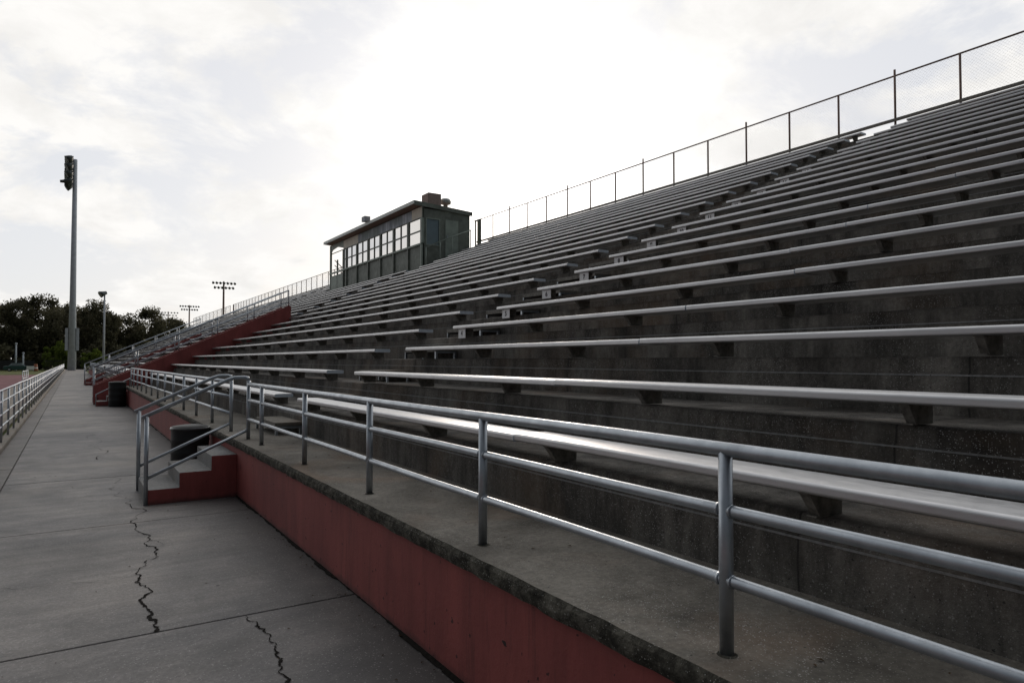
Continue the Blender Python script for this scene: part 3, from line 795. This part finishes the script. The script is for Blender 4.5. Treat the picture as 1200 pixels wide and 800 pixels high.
T = [(-25, 183, 15.5, 12, 'dark oak at the left picture edge, cut off by the frame'),
     (-18.2, 187, 16.3, 12, 'dark oak whose crown tops out left of the pale posts'),
     (-11.6, 180, 14.8, 11, 'broad dark oak directly behind the pale posts and parked car'),
     (-6.6, 178, 16.2, 11, 'tallest rounded dark oak between the parked car and the tall mast'),
     (-.9, 192, 15.6, 11, 'dark oak half hidden behind the tall concrete mast'),
     (4.4, 182, 15.6, 9, 'dark oak immediately right of the tall concrete mast'),
     (9.4, 193, 12.8, 9, 'lower oak with gaps behind the slim lamp post'),
     (14.2, 188, 15.0, 10, 'rounded dark oak standing right of the slim lamp post'),
     (20.2, 192, 12.9, 9, 'dark oak above the farther ramp handrails'),
     (25.0, 200, 11.4, 7, 'last small oak before the light towers'),
     (-15, 215, 17.0, 13, 'oak of the rear row filling the gap at the far left'),
     (-5, 216, 16.0, 13, 'oak of the rear row behind the tallest rounded oak'),
     (5, 219, 15.6, 13, 'oak of the rear row behind the gap by the tall mast'),
     (18, 222, 13.2, 12, 'oak of the rear row behind the rounded right oak')]
for k, (x, y, top, wid, lab) in enumerate(T): tree(x, y, top*.93, wid, k, lab)
SH = crown_mesh('foliage', 1, 1, 26, 90, .13, M['leaf_light'], 91); SHD = crown_mesh('foliage', 1, 1, 26, 90, .15, M['leaf'], 92)
ST2 = trunk_mesh(1.2, .06, 77, .5)
def shrub(x, y, rx, h, me, label):
    t = thing('shrub', label, 'shrub', (x, y, -.3), 'shrubs under the oaks')
    f = put('foliage', me, t, (0, 0, h*.52)); f.scale = (rx, rx, h*.52); s = put('stem', ST2, t); s.scale = (h/2, h/2, h/2)
shrub(-3.0, 163, 2.4, 5.2, SH, 'bright yellow green shrub left of the tall mast')
shrub(3.2, 165, 2.2, 3.9, SH, 'dull green shrub right of the tall mast')
for k, x in enumerate((-27, -22.5, -18.5, -14, -10, -6, 0, 6, 10, 14.5, 19)):
    shrub(x, 172+(k % 3)*2, 3.0, 4.6+(k % 2), SHD, ['darkest low shrub under the oaks at the left edge', 'dark shrub under the left oaks beside the edge shrub', 'dark shrub left behind the pale posts', 'dark shrub behind the left pale post', 'dark shrub behind the parked car', 'dark shrub behind the bright yellow green shrub', 'dark shrub directly behind the tall mast', 'dark shrub behind the dull green shrub', 'dark shrub at the foot of the lamp post', 'dark shrub under the rounded right oak', 'dark shrub behind the far ramp handrail'][k])

# ------------------------------------------------------------------ small far things
t = thing('picket_fence', 'black steel fence closing off the far end of the walkway', 'fence', (-4, 143.5, -.3))
b = MB()
for k in range(56): b.box(.18*k-.02, .18*k+.02, -.02, .02, 0, 2.0)
part('pickets', b, M['fence_dark'], t)
for z in (.3, 1.8):
    b = MB(); b.box(-.1, 10, -.045, -.022, z, z+.07); part('rail', b, M['fence_dark'], t)
t = thing('windscreen_fence', 'long black screened fence behind the track at the left', 'fence', (-40, 158, -.3))
b = MB(); b.box(0, 34, 0, .04, 0.05, 1.9); part('screen', b, M['fence_dark'], t)
for k in range(12):
    b = MB(); b.tube([(3*k, .08, 0), (3*k, .08, 2.0)], .04, 6); part('post', b, M['fence_dark'], t)

def car(x, y, label):
    t = thing('parked_car', label, 'car', (x, y, -.34))
    body = [(0, .3), (4.3, .3), (4.35, .75), (4.2, .9), (3.2, .98), (.9, 1.0), (.1, .95), (-.05, .7)]
    b = MB(); b.prism(body, -.85, .85); bevel(part('body', b, M['car'], t), .06, 2)
    b = MB(); b.prism([(.75, .98), (3.15, .97), (2.55, 1.42), (1.2, 1.45)], -.74, .74); bevel(part('cabin', b, M['car_glass'], t), .05, 2)
    b = MB(); b.box(1.2, 2.55, -.7, .7, 1.44, 1.49); bevel(part('roof', b, M['car'], t), .02, 1)
    for wx in (.85, 3.4):
        for wy in (-.8, .8):
            b = MB(); b.tube([(wx, wy-.1, .32), (wx, wy+.1, .32)], .32, 16); w = part('wheel', b, M['tyre'], t)
            b = MB(); b.tube([(wx, wy-.108, .32), (wx, wy+.108, .32)], .18, 12); part('rim', b, M['galv'], w)
    for wy in (-.55, .55):
        b = MB(); b.box(4.3, 4.37, wy-.15, wy+.15, .62, .76); part('headlight', b, M['white'], t)
car(-10.3, 151, 'dark green car parked beyond the track near the pale posts')
t = thing('notice_board', 'small blank white board by the parked car', 'sign', (-6.3, 148, -.34))
b = MB(); b.box(-.55, .55, -.03, .03, .3, .95); part('panel', b, M['white'], t)
for x in (-.45, .45):
    b = MB(); b.box(x-.03, x+.03, .032, .08, 0, 1.0); part('leg', b, M['galv'], t)
for x, h, lab in ((-8.8, 4.9, 'taller pale grey post with a small cap beyond the track'), (-7.7, 3.2, 'shorter pale grey post near the parked car')):
    t = thing('pale_post', lab, 'post', (x, 155, -.34), 'pale posts beyond the track')
    b = MB(); b.tube([(0, 0, 0), (0, 0, h)], .17, 10, r1=.12); part('shaft', b, M['pole'], t)
    b = MB(); b.lathe([(.13, h), (.2, h+.04), (.2, h+.2), (.06, h+.28), (0, h+.29)], 0, 0, 10); part('cap', b, M['pole'], t)
t = thing('warning_barrel', 'small orange barrel beside the white board', 'barrel', (-5.6, 150, -.34))
b = MB(); b.lathe([(.0, 0), (.36, 0), (.36, .4), (.32, .42), (.32, .8), (.28, .82), (.26, 1.3), (0, 1.32)], 0, 0, 14); part('body', b, M['orange'], t)
b = MB(); b.lathe([(.322, .5), (.326, .52), (.326, .7), (.322, .72)], 0, 0, 14); part('band', b, M['white'], t)
t = rail_run('track_railing', 'short white topped railing on the track side of the walkway railing', -2.6, [52, 54, 56, 58], 51.5, 58.5, -.31, [1.25, .8, .4])

# ------------------------------------------------------------------ sky, sun
SUN_AZ = math.radians(34); SUN_EL = math.radians(14)          # azimuth from +Y towards +X
sd = Vector((math.sin(SUN_AZ)*math.cos(SUN_EL), math.cos(SUN_AZ)*math.cos(SUN_EL), math.sin(SUN_EL)))
w = bpy.data.worlds.new('World'); S.world = w; w.use_nodes = True
nt = w.node_tree; bg = nt.nodes['Background']; out = nt.nodes['World Output']
sky = N(nt, 'ShaderNodeTexSky'); sky.sky_type = 'NISHITA'; sky.sun_disc = False
sky.sun_elevation = SUN_EL; sky.sun_rotation = SUN_AZ; sky.air_density = 1.0; sky.dust_density = 1.5; sky.altitude = 10
bg.inputs['Strength'].default_value = .1
tc = N(nt, 'ShaderNodeTexCoord'); dirv = tc.outputs['Generated']
sep = N(nt, 'ShaderNodeSeparateXYZ'); nt.links.new(dirv, sep.inputs[0])
den = math_(nt, 'ADD', math_(nt, 'MAXIMUM', sep.outputs[2], 0), .3)
comb = N(nt, 'ShaderNodeCombineXYZ')
nt.links.new(math_(nt, 'DIVIDE', sep.outputs[0], den), comb.inputs[0]); nt.links.new(math_(nt, 'DIVIDE', sep.outputs[1], den), comb.inputs[1])
n1 = noise(nt, comb.outputs[0], 2.3, 15, .62, .3)
cov = ramp(nt, n1, [(.43, g(0)), (.485, g(.5)), (.53, g(1))])     # cloud cover
n2 = noise(nt, comb.outputs[0], 5.5, 10, .62, .3)
lum = ramp(nt, n2, [(.35, g(.91)), (.58, g(1.02))])
dp = N(nt, 'ShaderNodeVectorMath'); dp.operation = 'DOT_PRODUCT'; nt.links.new(dirv, dp.inputs[0]); dp.inputs[1].default_value = sd
mr = N(nt, 'ShaderNodeMapRange'); mr.interpolation_type = 'SMOOTHSTEP'; nt.links.new(dp.outputs['Value'], mr.inputs[0])
mr.inputs[1].default_value = -.2; mr.inputs[2].default_value = .6; mr.inputs[3].default_value = .13; mr.inputs[4].default_value = .98
glow = math_(nt, 'MULTIPLY', math_(nt, 'POWER', math_(nt, 'MAXIMUM', dp.outputs['Value'], 0), 75), 1.5)
B = math_(nt, 'ADD', mr.outputs[0], glow)
tint = mix(nt, mr.outputs[0], (8.2, 9.2, 10.6, 1), (10.1, 9.9, 9.6, 1))
cl = mix(nt, 1, lum, tint, 'MULTIPLY')                 # in the same units as the sky, before strength
vm = N(nt, 'ShaderNodeVectorMath'); vm.operation = 'SCALE'; nt.links.new(cl, vm.inputs[0]); nt.links.new(B, vm.inputs['Scale'])
# clear patches: the sky itself under thin veil
veil = N(nt, 'ShaderNodeVectorMath'); veil.operation = 'SCALE'; veil.inputs[0].default_value = (8.5, 8.6, 9.0); nt.links.new(B, veil.inputs['Scale'])
clear = mix(nt, .85, sky.outputs[0], veil.outputs[0])
nt.links.new(mix(nt, cov, clear, vm.outputs[0]), bg.inputs['Color'])

sl = bpy.data.lights.new('sun', 'SUN'); sl.energy = 1.5; sl.angle = math.radians(10); sl.color = (1, .86, .74)
so = bpy.data.objects.new('sun', sl); C.objects.link(so)
so.rotation_euler = (-sd).to_track_quat('-Z', 'Y').to_euler(); so.location = (40, 60, 40)

# ------------------------------------------------------------------ camera, view
cd = bpy.data.cameras.new('camera'); cam = bpy.data.objects.new('camera', cd); C.objects.link(cam)
cd.sensor_width = 36; cd.lens = 24; cd.clip_end = 9000; cd.clip_start = .05
cam.location = (0, 0, 1.65); cam.rotation_euler = (math.radians(90+1.57), 0, math.radians(-32.75))
S.camera = cam
S.view_settings.view_transform = 'Standard'; S.view_settings.look = 'None'; S.view_settings.exposure = 0; S.view_settings.gamma = 1
S.render.resolution_x = 1024; S.render.resolution_y = 682
